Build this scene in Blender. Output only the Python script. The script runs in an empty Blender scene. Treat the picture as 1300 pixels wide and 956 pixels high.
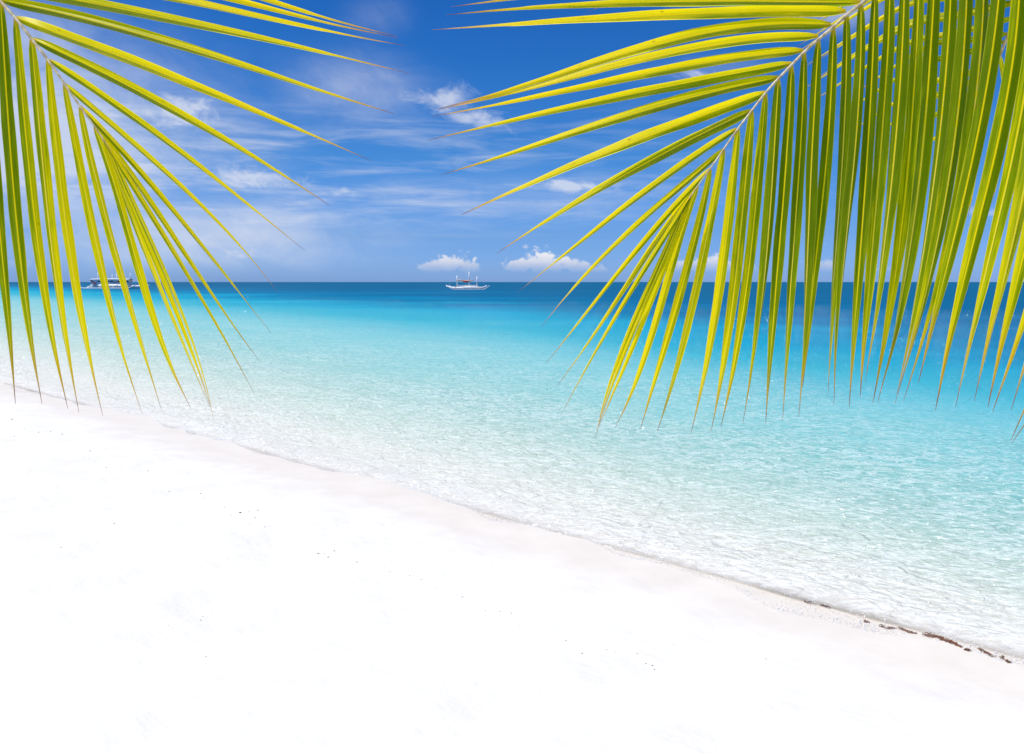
import bpy, bmesh, math, random
import numpy as np
from mathutils import Vector, noise

R = random.Random(11)
scene = bpy.context.scene
COL = scene.collection

# ------------------------------------------------------------------ camera
FPX = 1011.0                     # focal length in photo pixels (1300 wide) = 28 mm
CAMZ = 2.2                       # eye above the water
TH = math.atan2(75.0, FPX)       # camera pitched slightly down
SH, CH = math.sin(TH), math.cos(TH)
cam_d = bpy.data.cameras.new("camera")
cam = bpy.data.objects.new("camera", cam_d)
COL.objects.link(cam)
cam_d.sensor_width = 36.0
cam_d.lens = FPX / 1300.0 * 36.0
cam_d.shift_y = -45.0 / 1300.0
cam_d.clip_start = 0.05
cam_d.clip_end = 2.0e5
cam.location = (0, 0, CAMZ)
cam.rotation_euler = (math.pi / 2 - TH, 0, 0)
scene.camera = cam


def ray(px, py):
    x = (px - 650.0) / FPX
    v = (433.0 - py) / FPX
    return Vector((x, CH + SH * v, -SH + CH * v))


def at_depth(px, py, D):
    return Vector((0, 0, CAMZ)) + ray(px, py) * D


def on_plane(px, py, z=0.0):
    r = ray(px, py)
    return Vector((0, 0, CAMZ)) + r * ((z - CAMZ) / r.z)


# ------------------------------------------------------------------ object helpers
def tag(o, label=None, cat=None, group=None, kind=None):
    if label: o["label"] = label
    if cat: o["category"] = cat
    if group: o["group"] = group
    if kind: o["kind"] = kind
    return o


def empty(name, loc, rz=0.0):
    o = bpy.data.objects.new(name, None)
    o.empty_display_size = 0.2
    o.location = loc
    o.rotation_euler = (0, 0, rz)
    COL.objects.link(o)
    return o


def link_mesh(name, me, mats, parent=None, loc=None, smooth=True):
    o = bpy.data.objects.new(name, me)
    COL.objects.link(o)
    for m in (mats if isinstance(mats, (list, tuple)) else [mats]):
        me.materials.append(m)
    if parent is not None:
        o.parent = parent
    if loc is not None:
        o.location = loc
    if smooth:
        me.polygons.foreach_set("use_smooth", [True] * len(me.polygons))
    return o


class MB:
    """collects boxes, tubes and lofts and links them as one mesh object"""

    def __init__(self):
        self.v, self.f, self.mi = [], [], []

    def box(self, c, s, mi=0):
        x, y, z = c
        a, b, d = s[0] / 2, s[1] / 2, s[2] / 2
        n = len(self.v)
        for dx, dy, dz in ((-a, -b, -d), (a, -b, -d), (a, b, -d), (-a, b, -d), (-a, -b, d), (a, -b, d), (a, b, d), (-a, b, d)):
            self.v.append((x + dx, y + dy, z + dz))
        for q in ((0, 3, 2, 1), (4, 5, 6, 7), (0, 1, 5, 4), (1, 2, 6, 5), (2, 3, 7, 6), (3, 0, 4, 7)):
            self.f.append(tuple(n + i for i in q)); self.mi.append(mi)

    def tube(self, pts, rad, sides=8, mi=0):
        pts = [Vector(p) for p in pts]
        if not isinstance(rad, (list, tuple)):
            rad = [rad] * len(pts)
        up = Vector((0.13, 0.21, 0.97)).normalized()
        n0 = len(self.v)
        for i, p in enumerate(pts):
            t = (pts[min(i + 1, len(pts) - 1)] - pts[max(i - 1, 0)]).normalized()
            s = t.cross(up)
            if s.length < 0.05:
                s = t.cross(Vector((1, 0, 0)))
            s.normalize()
            u = s.cross(t)
            for k in range(sides):
                a = 2 * math.pi * k / sides
                self.v.append(tuple(p + (s * math.cos(a) + u * math.sin(a)) * rad[i]))
        for i in range(len(pts) - 1):
            for k in range(sides):
                a = n0 + i * sides + k
                b = n0 + i * sides + (k + 1) % sides
                self.f.append((a, b, b + sides, a + sides)); self.mi.append(mi)
        self.f.append(tuple(n0 + k for k in reversed(range(sides)))); self.mi.append(mi)
        e = n0 + (len(pts) - 1) * sides
        self.f.append(tuple(e + k for k in range(sides))); self.mi.append(mi)

    def loft(self, rings, mi=0, caps=True, closed=True):
        n0 = len(self.v)
        m = len(rings[0])
        for r in rings:
            self.v.extend(tuple(p) for p in r)
        for i in range(len(rings) - 1):
            for k in range(m if closed else m - 1):
                a = n0 + i * m + k
                b = n0 + i * m + (k + 1) % m
                self.f.append((a, b, b + m, a + m)); self.mi.append(mi)
        if caps:
            self.f.append(tuple(n0 + k for k in reversed(range(m)))); self.mi.append(mi)
            e = n0 + (len(rings) - 1) * m
            self.f.append(tuple(e + k for k in range(m))); self.mi.append(mi)

    def build(self, name, mats, parent=None, smooth=False, loc=None):
        me = bpy.data.meshes.new(name)
        me.from_pydata(self.v, [], self.f)
        me.polygons.foreach_set("material_index", self.mi)
        bm = bmesh.new(); bm.from_mesh(me)
        bmesh.ops.recalc_face_normals(bm, faces=bm.faces)
        bm.to_mesh(me); bm.free()
        me.update()
        return link_mesh(name, me, mats, parent, loc, smooth)


# ------------------------------------------------------------------ node helpers
class N:
    """a float socket with arithmetic"""

    def __init__(self, nt, s):
        self.nt, self.s = nt, s

    def _m(self, op, *a):
        n = self.nt.nodes.new("ShaderNodeMath"); n.operation = op
        for i, x in enumerate((self,) + a):
            if isinstance(x, N): self.nt.links.new(x.s, n.inputs[i])
            else: n.inputs[i].default_value = float(x)
        return N(self.nt, n.outputs[0])

    def __add__(self, o): return self._m("ADD", o)
    __radd__ = __add__
    def __mul__(self, o): return self._m("MULTIPLY", o)
    __rmul__ = __mul__
    def __sub__(self, o): return self._m("SUBTRACT", o)
    def __rsub__(self, o): return (self * -1.0) + o
    def __truediv__(self, o): return self._m("DIVIDE", o)
    def __neg__(self): return self * -1.0
    def pow(self, o): return self._m("POWER", o)
    def max(self, o): return self._m("MAXIMUM", o)
    def min(self, o): return self._m("MINIMUM", o)
    def abs(self): return self._m("ABSOLUTE")
    def exp(self): return self._m("EXPONENT")
    def ln(self): return self._m("LOGARITHM", math.e)
    def asin(self): return self._m("ARCSINE")
    def atan2(self, o): return self._m("ARCTAN2", o)

    def step(self, a, b, c=0.0, d=1.0):
        n = self.nt.nodes.new("ShaderNodeMapRange"); n.interpolation_type = "SMOOTHSTEP"
        self.nt.links.new(self.s, n.inputs[0])
        for i, x in enumerate((a, b, c, d)):
            if isinstance(x, N): self.nt.links.new(x.s, n.inputs[i + 1])
            else: n.inputs[i + 1].default_value = x
        return N(self.nt, n.outputs[0])

    def lin(self, a, b, c=0.0, d=1.0):
        n = self.nt.nodes.new("ShaderNodeMapRange"); n.clamp = True
        self.nt.links.new(self.s, n.inputs[0])
        for i, x in enumerate((a, b, c, d)):
            n.inputs[i + 1].default_value = x
        return N(self.nt, n.outputs[0])


def put(nt, sock, val):
    if isinstance(val, N): nt.links.new(val.s, sock)
    elif isinstance(val, bpy.types.NodeSocket): nt.links.new(val, sock)
    elif isinstance(val, (int, float)): sock.default_value = val
    else: sock.default_value = tuple(val) + ((1.0,) if len(val) == 3 and sock.type == "RGBA" else ())


def vec(nt, x, y, z=0.0):
    n = nt.nodes.new("ShaderNodeCombineXYZ")
    for i, v in enumerate((x, y, z)): put(nt, n.inputs[i], v)
    return n.outputs[0]


def sep(nt, s):
    n = nt.nodes.new("ShaderNodeSeparateXYZ"); nt.links.new(s, n.inputs[0])
    return [N(nt, o) for o in n.outputs]


def fbm(nt, v, scale, detail=5, rough=0.55, dist=0.0):
    n = nt.nodes.new("ShaderNodeTexNoise")
    nt.links.new(v, n.inputs["Vector"])
    n.inputs["Scale"].default_value = scale
    n.inputs["Detail"].default_value = detail
    n.inputs["Roughness"].default_value = rough
    n.inputs["Distortion"].default_value = dist
    return N(nt, n.outputs[0])


def mixc(nt, f, a, b, mode="MIX"):
    n = nt.nodes.new("ShaderNodeMix"); n.data_type = "RGBA"; n.blend_type = mode
    put(nt, n.inputs[0], f); put(nt, n.inputs[6], a); put(nt, n.inputs[7], b)
    return n.outputs[2]


def ramp(nt, f, stops, interp="LINEAR"):
    n = nt.nodes.new("ShaderNodeValToRGB"); n.color_ramp.interpolation = interp
    put(nt, n.inputs[0], f)
    el = n.color_ramp.elements
    while len(el) < len(stops): el.new(0.5)
    for e, (p, c) in zip(el, stops):
        e.position = p; e.color = tuple(c) + (1.0,)
    return n.outputs[0]


def new_mat(name):
    m = bpy.data.materials.new(name); m.use_nodes = True
    nt = m.node_tree; nt.nodes.clear()
    out = nt.nodes.new("ShaderNodeOutputMaterial")
    return m, nt, out


def principled(nt, out, color, rough=0.6, spec=0.5, bump=None, bump_s=0.3, bump_d=0.01):
    b = nt.nodes.new("ShaderNodeBsdfPrincipled")
    put(nt, b.inputs["Base Color"], color); put(nt, b.inputs["Roughness"], rough)
    put(nt, b.inputs["Specular IOR Level"], spec)
    if bump is not None:
        bn = nt.nodes.new("ShaderNodeBump")
        bn.inputs["Strength"].default_value = bump_s; bn.inputs["Distance"].default_value = bump_d
        put(nt, bn.inputs["Height"], bump)
        nt.links.new(bn.outputs[0], b.inputs["Normal"])
    nt.links.new(b.outputs[0], out.inputs[0])
    return b


def paint(name, col, rough=0.5, var=0.15, scale=3.0):
    """slightly weathered paint"""
    m, nt, out = new_mat(name)
    tc = nt.nodes.new("ShaderNodeTexCoord")
    f = fbm(nt, tc.outputs["Object"], scale, 4)
    dark = tuple(c * (1 - var) for c in col)
    principled(nt, out, mixc(nt, f.step(0.35, 0.65), dark, col), rough)
    return m


def srgb(r, g, b):
    return tuple((c / 255 / 12.92) if c / 255 <= 0.04045 else ((c / 255 + 0.055) / 1.055) ** 2.4 for c in (r, g, b))


# ------------------------------------------------------------------ light and sky
SUN_EL = math.radians(67)
SUN_AZ = math.radians(-112)                # high on the left, a little behind the camera
sdir = Vector((math.sin(SUN_AZ) * math.cos(SUN_EL), math.cos(SUN_AZ) * math.cos(SUN_EL), math.sin(SUN_EL)))
sun_d = bpy.data.lights.new("sun", "SUN")
sun_d.energy = 4.2
sun_d.angle = math.radians(0.53)
sun_d.color = (1.0, 0.965, 0.90)
sun = bpy.data.objects.new("sun", sun_d)
COL.objects.link(sun)
sun.rotation_euler = (-sdir).to_track_quat("-Z", "Y").to_euler()
sun.location = sdir * 50

world = bpy.data.worlds.new("World")
scene.world = world
world.use_nodes = True
nt = world.node_tree
nt.nodes.clear()
wout = nt.nodes.new("ShaderNodeOutputWorld")
sky = nt.nodes.new("ShaderNodeTexSky")
sky.sky_type = "NISHITA"
sky.sun_disc = False
sky.sun_elevation = SUN_EL
sky.sun_rotation = SUN_AZ
sky.altitude = 0
sky.air_density = 1.0
sky.dust_density = 0.3
sky.ozone_density = 1.3
tcw = nt.nodes.new("ShaderNodeTexCoord")
gx, gy, gz = sep(nt, tcw.outputs["Generated"])
az = gx.atan2(gy)
el = gz.max(-1).min(1).asin()


def azel(px, py):
    r = ray(px, py).normalized()
    return math.atan2(r.x, r.y), math.asin(r.z)


def blob(px, py, wx, wy, flat=False):
    a0, e0 = azel(px, py)
    a1, _ = azel(px + wx, py)
    _, e1 = azel(px, py - wy)
    u = (az - a0) / abs(a1 - a0)
    v = (el - e0) / abs(e1 - e0)
    return (-(u * u + v * v)).exp()


def total(bl):
    t = bl[0]
    for b in bl[1:]: t = t.max(b)
    return t


# thin veils
v_veil = vec(nt, az * 3.0, el * 7.0, 0.3)
n_veil = fbm(nt, v_veil, 1.6, 7, 0.58, 0.4)
n_fine = fbm(nt, vec(nt, az * 9.0, el * 16.0 + az * 2.0, 1.7), 1.5, 7, 0.62, 0.6)
m_veil = total([blob(60, 170, 260, 150) * 1.15, blob(260, 300, 260, 70) * 0.9, blob(450, 115, 130, 60) * 0.6, blob(30, 60, 140, 80) * 0.9,
                blob(480, 20, 60, 40) * 0.4, blob(880, 90, 130, 25) * 0.45, blob(1080, 15, 80, 30) * 0.8, blob(640, 250, 330, 36) * 0.45])
a_veil = (m_veil * (n_veil * 0.7 + n_fine * 0.7 - 0.16)).step(0.05, 0.85) * 0.9
# streaky bank above the horizon
n_str = fbm(nt, vec(nt, az * 4.0, el * 34.0, 4.1), 1.6, 8, 0.6, 0.5)
m_str = el.step(math.radians(2.0), math.radians(6.0)) * el.step(math.radians(13.5), math.radians(8.5)) * az.step(0.55, -0.25)
a_str = n_str.step(0.40, 0.74) * m_str * 0.55
# bigger puffs
n_puf = fbm(nt, vec(nt, az * 20.0, el * 34.0 + az * 6.0, 9.0), 1.2, 9, 0.63, 0.5)
m_puf = total([blob(560, 128, 46, 20), blob(610, 150, 70, 16) * 0.85, blob(230, 145, 60, 26) * 0.8, blob(330, 228, 75, 16) * 0.95, blob(735, 236, 60, 10) * 0.95,
               blob(1262, 268, 60, 10) * 0.7, blob(420, 242, 50, 8) * 0.6, blob(860, 96, 60, 10) * 0.5, blob(290, 322, 60, 12) * 0.6])
a_puf = (m_puf * 0.72 + n_puf * 1.7 - 1.12).step(0.02, 0.62) * 0.74
# small fair weather heaps on the horizon
n_cum = fbm(nt, vec(nt, az * 75.0, el * 95.0, 2.5), 1.0, 7, 0.58, 0.2)
c_pos = [(x, y, w * 1.1, h * 1.35) for x, y, w, h in [(548, 338, 20, 9), (572, 334, 24, 13), (592, 338, 20, 9), (660, 338, 22, 11), (685, 333, 24, 17), (708, 338, 20, 11), (735, 340, 22, 9), (757, 342, 18, 6),
         (868, 340, 26, 9), (902, 336, 30, 14), (940, 342, 26, 8), (1046, 339, 28, 8), (1120, 344, 26, 5), (270, 336, 44, 10), (20, 335, 40, 9)]]
m_cum = total([blob(*p) for p in c_pos])
base_el = azel(650, 345)[1]
a_cum = (m_cum * 1.0 + n_cum * 1.7 - 1.25).step(0.05, 0.40) * el.step(base_el - 0.003, base_el + 0.006) * az.step(-0.45, -0.1, 0.35, 1.0) * 0.88
e_lo, e_hi = azel(650, 348)[1], azel(650, 318)[1]
cum_col = mixc(nt, (el.step(e_lo, e_hi) + n_cum * 0.5 - 0.25).max(0).min(1), srgb(168, 184, 220), srgb(250, 247, 246))

hs = nt.nodes.new("ShaderNodeHueSaturation")
hs.inputs["Saturation"].default_value = 1.25
hs.inputs["Value"].default_value = 1.0
nt.links.new(sky.outputs[0], hs.inputs["Color"])
sky_tint = ramp(nt, el * (1.0 / 1.5708), [(0.0, (0.37, 0.69, 1.94)), (0.036, (0.33, 0.60, 1.32)), (0.099, (0.285, 0.67, 1.19)), (0.17, (0.18, 0.62, 1.16)), (0.27, (0.12, 0.56, 1.10)), (0.6, (0.4, 0.75, 1.1))])
sky_col = mixc(nt, 1.0, hs.outputs[0], sky_tint, "MULTIPLY")
bg = nt.nodes.new("ShaderNodeBackground")
bg.inputs[1].default_value = 0.09
nt.links.new(sky_col, bg.inputs[0])
bgc = nt.nodes.new("ShaderNodeBackground")
bgc.inputs[1].default_value = 0.92
a_soft = (a_veil + a_str * 0.95 + a_puf).min(0.82)
cl_col = mixc(nt, a_cum, srgb(214, 222, 240), cum_col)
nt.links.new(cl_col, bgc.inputs[0])
a_all = a_soft.max(a_cum) * el.step(0.0, 0.03)
mx = nt.nodes.new("ShaderNodeMixShader")
put(nt, mx.inputs[0], a_all)
nt.links.new(bg.outputs[0], mx.inputs[1]); nt.links.new(bgc.outputs[0], mx.inputs[2])
nt.links.new(mx.outputs[0], wout.inputs[0])

scene.view_settings.view_transform = "Standard"
scene.view_settings.look = "None"
scene.view_settings.exposure = 0.12
scene.view_settings.gamma = 1.0

# ------------------------------------------------------------------ shore geometry
SX, SY, SD = 0.670, 0.742, 5.375          # offshore distance d = SX*x + SY*y - SD
TX, TY = 0.742, -0.670                    # along-shore direction


def to_xy(s, d):
    return (TX * s + SX * (d + SD), TY * s + SY * (d + SD))


def sd_of(x, y):
    return TX * x + TY * y, SX * x + SY * y - SD


def und(s, d):
    """low relief of the sand"""
    k = np.exp(-np.maximum(np.abs(d) - 3.0, 0) / 6.0)
    w = (0.014 * np.sin(0.83 * s + 0.5) + 0.010 * np.sin(1.9 * s + 0.4 * d + 2.0) + 0.006 * np.sin(4.3 * s - 0.7 * d + 1.0)
         + 0.004 * np.sin(9.1 * s + 1.3 * d) + 0.012 * np.sin(0.31 * s - 1.1))
    return 0.62 * w * k


def sand_z(s, d):
    s = np.asarray(s, float); d = np.asarray(d, float)
    up = np.maximum(-d, 0); dn = np.maximum(d, 0)
    z = 0.075 * np.minimum(up, 7) + 0.9 * (1 - np.exp(-np.maximum(up - 7, 0) / 22.0))
    z = z - 5.0 * (1 - np.exp(-0.016 * dn)) - np.minimum(dn * 0.004, 25)
    return z + und(s, d) + 0.0


def spaced(lo, hi, a, b, step, grow=1.18):
    xs = list(np.arange(a, b + step / 2, step))
    st = step
    while xs[-1] < hi:
        st *= grow; xs.append(min(xs[-1] + st, hi))
    st = step
    left = [xs[0]]
    while left[-1] > lo:
        st *= grow; left.append(max(left[-1] - st, lo))
    return np.array(left[:0:-1] + xs)


def grid_mesh(name, S, D, zf, mat, kind, offs=0.0):
    ss, dd = np.meshgrid(S, D, indexing="ij")
    z = zf(ss, dd)
    x = TX * ss + SX * (dd + SD); y = TY * ss + SY * (dd + SD)
    co = np.stack([x, y, z], -1).reshape(-1, 3)
    ns, nd = ss.shape
    i = np.arange(ns * nd).reshape(ns, nd)
    q = np.stack([i[:-1, :-1], i[1:, :-1], i[1:, 1:], i[:-1, 1:]], -1).reshape(-1, 4)
    me = bpy.data.meshes.new(name)
    me.vertices.add(len(co)); me.vertices.foreach_set("co", co.astype(np.float32).ravel())
    me.loops.add(q.size); me.loops.foreach_set("vertex_index", q.ravel().astype(np.int32))
    me.polygons.add(len(q))
    me.polygons.foreach_set("loop_start", np.arange(0, q.size, 4, dtype=np.int32))
    me.update(calc_edges=True); me.validate()
    o = link_mesh(name, me, mat)
    if me.polygons[0].normal.z < 0:
        me.flip_normals()
    o["kind"] = kind
    return o


# --- sand material
m_sand, nt, out = new_mat("white_coral_sand")
geo = nt.nodes.new("ShaderNodeNewGeometry")
px_, py_, pz_ = sep(nt, geo.outputs["Position"])
dd_ = px_ * SX + py_ * SY - SD
ss_ = px_ * TX + py_ * TY
edge_n = fbm(nt, vec(nt, ss_ * 0.5, dd_ * 1.2, 0), 1.0, 4, 0.55)
wet = (dd_ + (edge_n - 0.5) * 0.9).step(-1.35, -0.35)
grain = fbm(nt, geo.outputs["Position"], 240.0, 3, 0.7)
mott = fbm(nt, geo.outputs["Position"], 2.3, 6, 0.6)
dryc = mixc(nt, mott.step(0.3, 0.7), (0.755, 0.725, 0.68), (0.83, 0.81, 0.775))
dryc = mixc(nt, grain.step(0.3, 0.75) * 0.10, dryc, (0.50, 0.47, 0.43))
wetc = mixc(nt, mott.step(0.3, 0.7), (0.75, 0.68, 0.58), (0.80, 0.735, 0.635))
scol = mixc(nt, wet, dryc, wetc)
dunes = fbm(nt, vec(nt, ss_ * 1.3, dd_ * 2.6, 0), 1.0, 5, 0.55)
pits = fbm(nt, geo.outputs["Position"], 9.0, 5, 0.6)
relief = (dunes * 0.075 + pits * 0.016) * (1.0 - wet) + grain * 0.0008
principled(nt, out, scol, wet.lin(0, 1, 0.9, 0.5), 0.15, relief, 0.35, 1.0)

S_s = spaced(-9000, 9000, -26, 9, 0.12)
D_s = spaced(-4000, 12000, -5, 2.5, 0.06)
sand = grid_mesh("sand_beach", S_s, D_s, sand_z, m_sand, "structure")

# --- water
m_wat, nt, out = new_mat("sea_water")
geo = nt.nodes.new("ShaderNodeNewGeometry")
px_, py_, pz_ = sep(nt, geo.outputs["Position"])
dd_ = px_ * SX + py_ * SY - SD
ss_ = px_ * TX + py_ * TY
ratio = (px_ / (py_.abs() + 6.0)).max(-1.0).min(1.0)
pn = fbm(nt, vec(nt, px_ * 0.028, py_ * 0.05, 0), 1.0, 5, 0.6)          # patches of sea bed
pn2 = fbm(nt, vec(nt, px_ * 0.006, py_ * 0.014, 3), 1.0, 5, 0.6)
de = dd_.max(0.0) * (ratio.max(0.0) * 2.0 + ratio.min(0.0) * 0.95 + 1.15).max(0.45)
u = (de + 1.0).ln() * (1.0 / math.log(251.0))
u = u + (pn - 0.5) * de.lin(10, 60, 0.0, 0.42) + (pn2 - 0.5) * de.lin(30, 120, 0.0, 0.22)
body = ramp(nt, u, [(0.00, (0.68, 0.635, 0.565)), (0.14, (0.63, 0.635, 0.54)), (0.23, (0.48, 0.575, 0.48)), (0.32, (0.30, 0.50, 0.435)), (0.42, (0.185, 0.475, 0.45)),
                    (0.50, (0.145, 0.465, 0.475)), (0.59, (0.04, 0.385, 0.475)), (0.67, (0.004, 0.31, 0.46)), (0.735, (0.001, 0.18, 0.335)), (0.84, (0.001, 0.12, 0.25)), (1.0, (0.001, 0.10, 0.21))])
# ripples: small wavelets drawn out along the shore, their crests leaning to one side
FACET = 0.28
LEAN1, LEAN2 = 0.20, 0.11
def crest(x, y, z, sc, det, dist, lean):
    r = fbm(nt, vec(nt, x, y, z), sc, det, 0.5, dist)
    c = 1.0 - (r * 2.0 - 1.0).abs()
    k = c * lean
    r2_ = fbm(nt, vec(nt, x + k * 0.85, y + k * 0.53, z), sc, det, 0.5, dist)
    return 1.0 - (r2_ * 2.0 - 1.0).abs()


ridg1 = crest(ss_ * 1.0, dd_ * 1.8, 0.0, 2.7, 1.5, 0.8, LEAN1)
ridg2 = crest(px_ * 1.2, py_ * 2.1, 7.0, 5.6, 1.5, 1.0, LEAN2)
r3 = fbm(nt, vec(nt, px_, py_ * 1.5, 2), 10.0, 1, 0.5, 0.6)
calm = fbm(nt, vec(nt, ss_ * 0.22, dd_ * 0.5, 11), 1.0, 3, 0.5).lin(0.35, 0.62, 0.6, 1.15)
swl = fbm(nt, vec(nt, px_ * 0.12, py_ * 0.5, 5), 1.0, 4, 0.6)
far = dd_.lin(15, 90, 0.0, 1.0)
hgt = (ridg1.pow(2.0) * 0.046 + ridg2.pow(2.0) * 0.026 + r3 * 0.012) * calm
hgt = hgt * (1.0 - far * 0.8) * dd_.lin(-0.1, 0.8, 0.5, 1.0) + swl * far * 0.22
bn = nt.nodes.new("ShaderNodeBump")
bn.inputs["Strength"].default_value = 0.65
bn.inputs["Distance"].default_value = 1.0
put(nt, bn.inputs["Height"], hgt)
# bright caustic light net painted into the colour of the clear shallows
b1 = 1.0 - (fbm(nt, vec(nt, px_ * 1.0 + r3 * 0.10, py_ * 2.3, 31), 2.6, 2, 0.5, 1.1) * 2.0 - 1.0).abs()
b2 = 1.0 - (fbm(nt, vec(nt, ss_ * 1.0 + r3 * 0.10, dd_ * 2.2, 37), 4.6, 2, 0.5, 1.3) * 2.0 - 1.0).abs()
caustic_net = (b1.step(0.86, 0.99) * 0.75 + b2.step(0.86, 0.99) * 0.65).min(1.0) * calm.lin(0.6, 1.15, 0.55, 1.0)
body = mixc(nt, caustic_net * de.lin(5, 26, 0.5, 0.0), body, (0.93, 0.95, 0.90))
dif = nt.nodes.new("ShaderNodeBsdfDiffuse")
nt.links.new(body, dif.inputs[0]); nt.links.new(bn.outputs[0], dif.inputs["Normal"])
tra = nt.nodes.new("ShaderNodeBsdfTransparent")
tint = ramp(nt, u, [(0.0, (1, 1, 1)), (0.2, (0.95, 0.985, 0.98)), (0.4, (0.55, 0.9, 0.9))])
nt.links.new(tint, tra.inputs[0])
m1 = nt.nodes.new("ShaderNodeMixShader")
put(nt, m1.inputs[0], 1.0 - (-((dd_ + 0.03).max(0.0) / 0.05)).exp() * 0.95)
nt.links.new(tra.outputs[0], m1.inputs[1]); nt.links.new(dif.outputs[0], m1.inputs[2])
glo = nt.nodes.new("ShaderNodeBsdfGlossy")
glo.inputs["Roughness"].default_value = 0.11
bn2 = nt.nodes.new("ShaderNodeBump")
bn2.inputs["Strength"].default_value = 1.0
bn2.inputs["Distance"].default_value = 1.0
facet = fbm(nt, vec(nt, ss_, dd_ * 1.9, 21), 5.5, 1, 0.5, 1.0)
put(nt, bn2.inputs["Height"], hgt + facet * FACET * (1.0 - far))
nt.links.new(bn2.outputs[0], glo.inputs["Normal"])
fr = nt.nodes.new("ShaderNodeFresnel")
fr.inputs["IOR"].default_value = 1.33
nt.links.new(bn.outputs[0], fr.inputs["Normal"])
m2 = nt.nodes.new("ShaderNodeMixShader")
put(nt, m2.inputs[0], (N(nt, fr.outputs[0]) * 0.8).min(0.095) * dd_.lin(-0.15, 0.3, 0.2, 1.0))
nt.links.new(m1.outputs[0], m2.inputs[1]); nt.links.new(glo.outputs[0], m2.inputs[2])
nt.links.new(m2.outputs[0], out.inputs[0])


def water_z(s, d):
    k = np.exp(-np.maximum(np.abs(d) - 6.0, 0) / 3.0)
    w = 0.006 * np.sin(5.2 * d + 0.9 * np.sin(0.7 * s)) + 0.004 * np.sin(3.1 * s + 2.2 * d) + 0.003 * np.sin(7.3 * s - 3.0 * d + 1.0)
    lip = 0.013 * np.exp(-((d - 0.35 - 0.12 * np.sin(0.9 * s) - 0.05 * np.sin(3.7 * s)) / 0.16) ** 2)
    return w * k * np.clip(d + 0.4, 0.2, 1) + lip


S_w = spaced(-60000, 60000, -24, 8, 0.12, 1.2)
D_w = spaced(-1.5, 90000, -1.2, 4.5, 0.06, 1.12)
water = grid_mesh("sea_water", S_w, D_w, water_z, m_wat, "structure")


def shore_d(s):
    """where the water surface runs onto the sand"""
    ds = np.arange(1.6, -1.6, -0.01)
    z = water_z(np.full_like(ds, s), ds) - sand_z(np.full_like(ds, s), ds)
    dry = np.nonzero(z < 0)[0]
    return float(ds[dry[0]]) if len(dry) else 0.0


# ------------------------------------------------------------------ palm fronds
def leaf_material():
    m, nt, out = new_mat("palm_leaflet")
    uv = nt.nodes.new("ShaderNodeUVMap"); uv.uv_map = "UVMap"
    uu, vv, _ = sep(nt, uv.outputs[0])
    at = nt.nodes.new("ShaderNodeAttribute"); at.attribute_name = "age_sunlit"
    age_sunlit = N(nt, at.outputs["Fac"])
    tc = nt.nodes.new("ShaderNodeTexCoord")
    n1 = fbm(nt, vec(nt, uu * 7.0 + age_sunlit * 31.0, vv * 1.6, age_sunlit * 57.0), 1.3, 3, 0.55)
    vein = fbm(nt, vec(nt, uu * 2.5, vv * 7.0, age_sunlit * 91.0), 1.0, 1, 0.5)
    spot = fbm(nt, vec(nt, uu * 26.0, vv * 1.5, age_sunlit * 17.0), 1.0, 2, 0.5)
    yel = (age_sunlit + (n1 - 0.5) * 0.9 + uu.lin(0.35, 1.0, 0.0, 0.45) + vv.abs().lin(0.8, 1.0, 0.0, 0.25)).step(0.0, 1.0)
    c = ramp(nt, yel, [(0.0, (0.135, 0.190, 0.002)), (0.35, (0.28, 0.325, 0.003)), (0.62, (0.62, 0.53, 0.003)), (1.0, (0.92, 0.68, 0.004))])
    c = mixc(nt, vein.step(0.35, 0.7) * 0.28, c, (0.10, 0.135, 0.003))
    mid = vv.abs().step(0.16, 0.05)
    c = mixc(nt, mid * uu.lin(0.7, 0.95, 0.9, 0.2), c, (0.95, 0.66, 0.006))
    c = mixc(nt, vv.abs().step(0.93, 0.99) * 0.5, c, (0.55, 0.44, 0.10))
    c = mixc(nt, spot.step(0.70, 0.78) * 0.55, c, (0.22, 0.09, 0.012))
    c = mixc(nt, uu.step(0.80, 0.96) * 0.8, c, (0.52, 0.25, 0.035))
    c = mixc(nt, uu.step(0.94, 0.985), c, (0.26, 0.10, 0.06))
    c = mixc(nt, uu.step(0.03, 0.0) * 0.9, c, (0.56, 0.36, 0.03))
    p = nt.nodes.new("ShaderNodeBsdfPrincipled")
    nt.links.new(c, p.inputs["Base Color"]); p.inputs["Roughness"].default_value = 0.38
    p.inputs["Specular IOR Level"].default_value = 0.09
    tr = nt.nodes.new("ShaderNodeBsdfTranslucent")
    tcol = mixc(nt, 1.0, c, (1.5, 1.75, 0.3), "MULTIPLY")
    nt.links.new(tcol, tr.inputs[0])
    mx = nt.nodes.new("ShaderNodeMixShader"); mx.inputs[0].default_value = 0.5
    nt.links.new(p.outputs[0], mx.inputs[1]); nt.links.new(tr.outputs[0], mx.inputs[2])
    nt.links.new(mx.outputs[0], out.inputs[0])
    return m


M_LEAF = leaf_material()
m_rach, nt, out = new_mat("palm_rachis")
tc = nt.nodes.new("ShaderNodeTexCoord")
rn = fbm(nt, tc.outputs["Object"], 60.0, 4, 0.6)
principled(nt, out, mixc(nt, rn.step(0.3, 0.7), (0.36, 0.27, 0.12), (0.66, 0.57, 0.37)), 0.45, 0.4, rn, 0.2, 0.002)
M_RACH = m_rach
M_FIBRE = paint("dry_palm_fibre", (0.62, 0.50, 0.26), 0.7)


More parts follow.
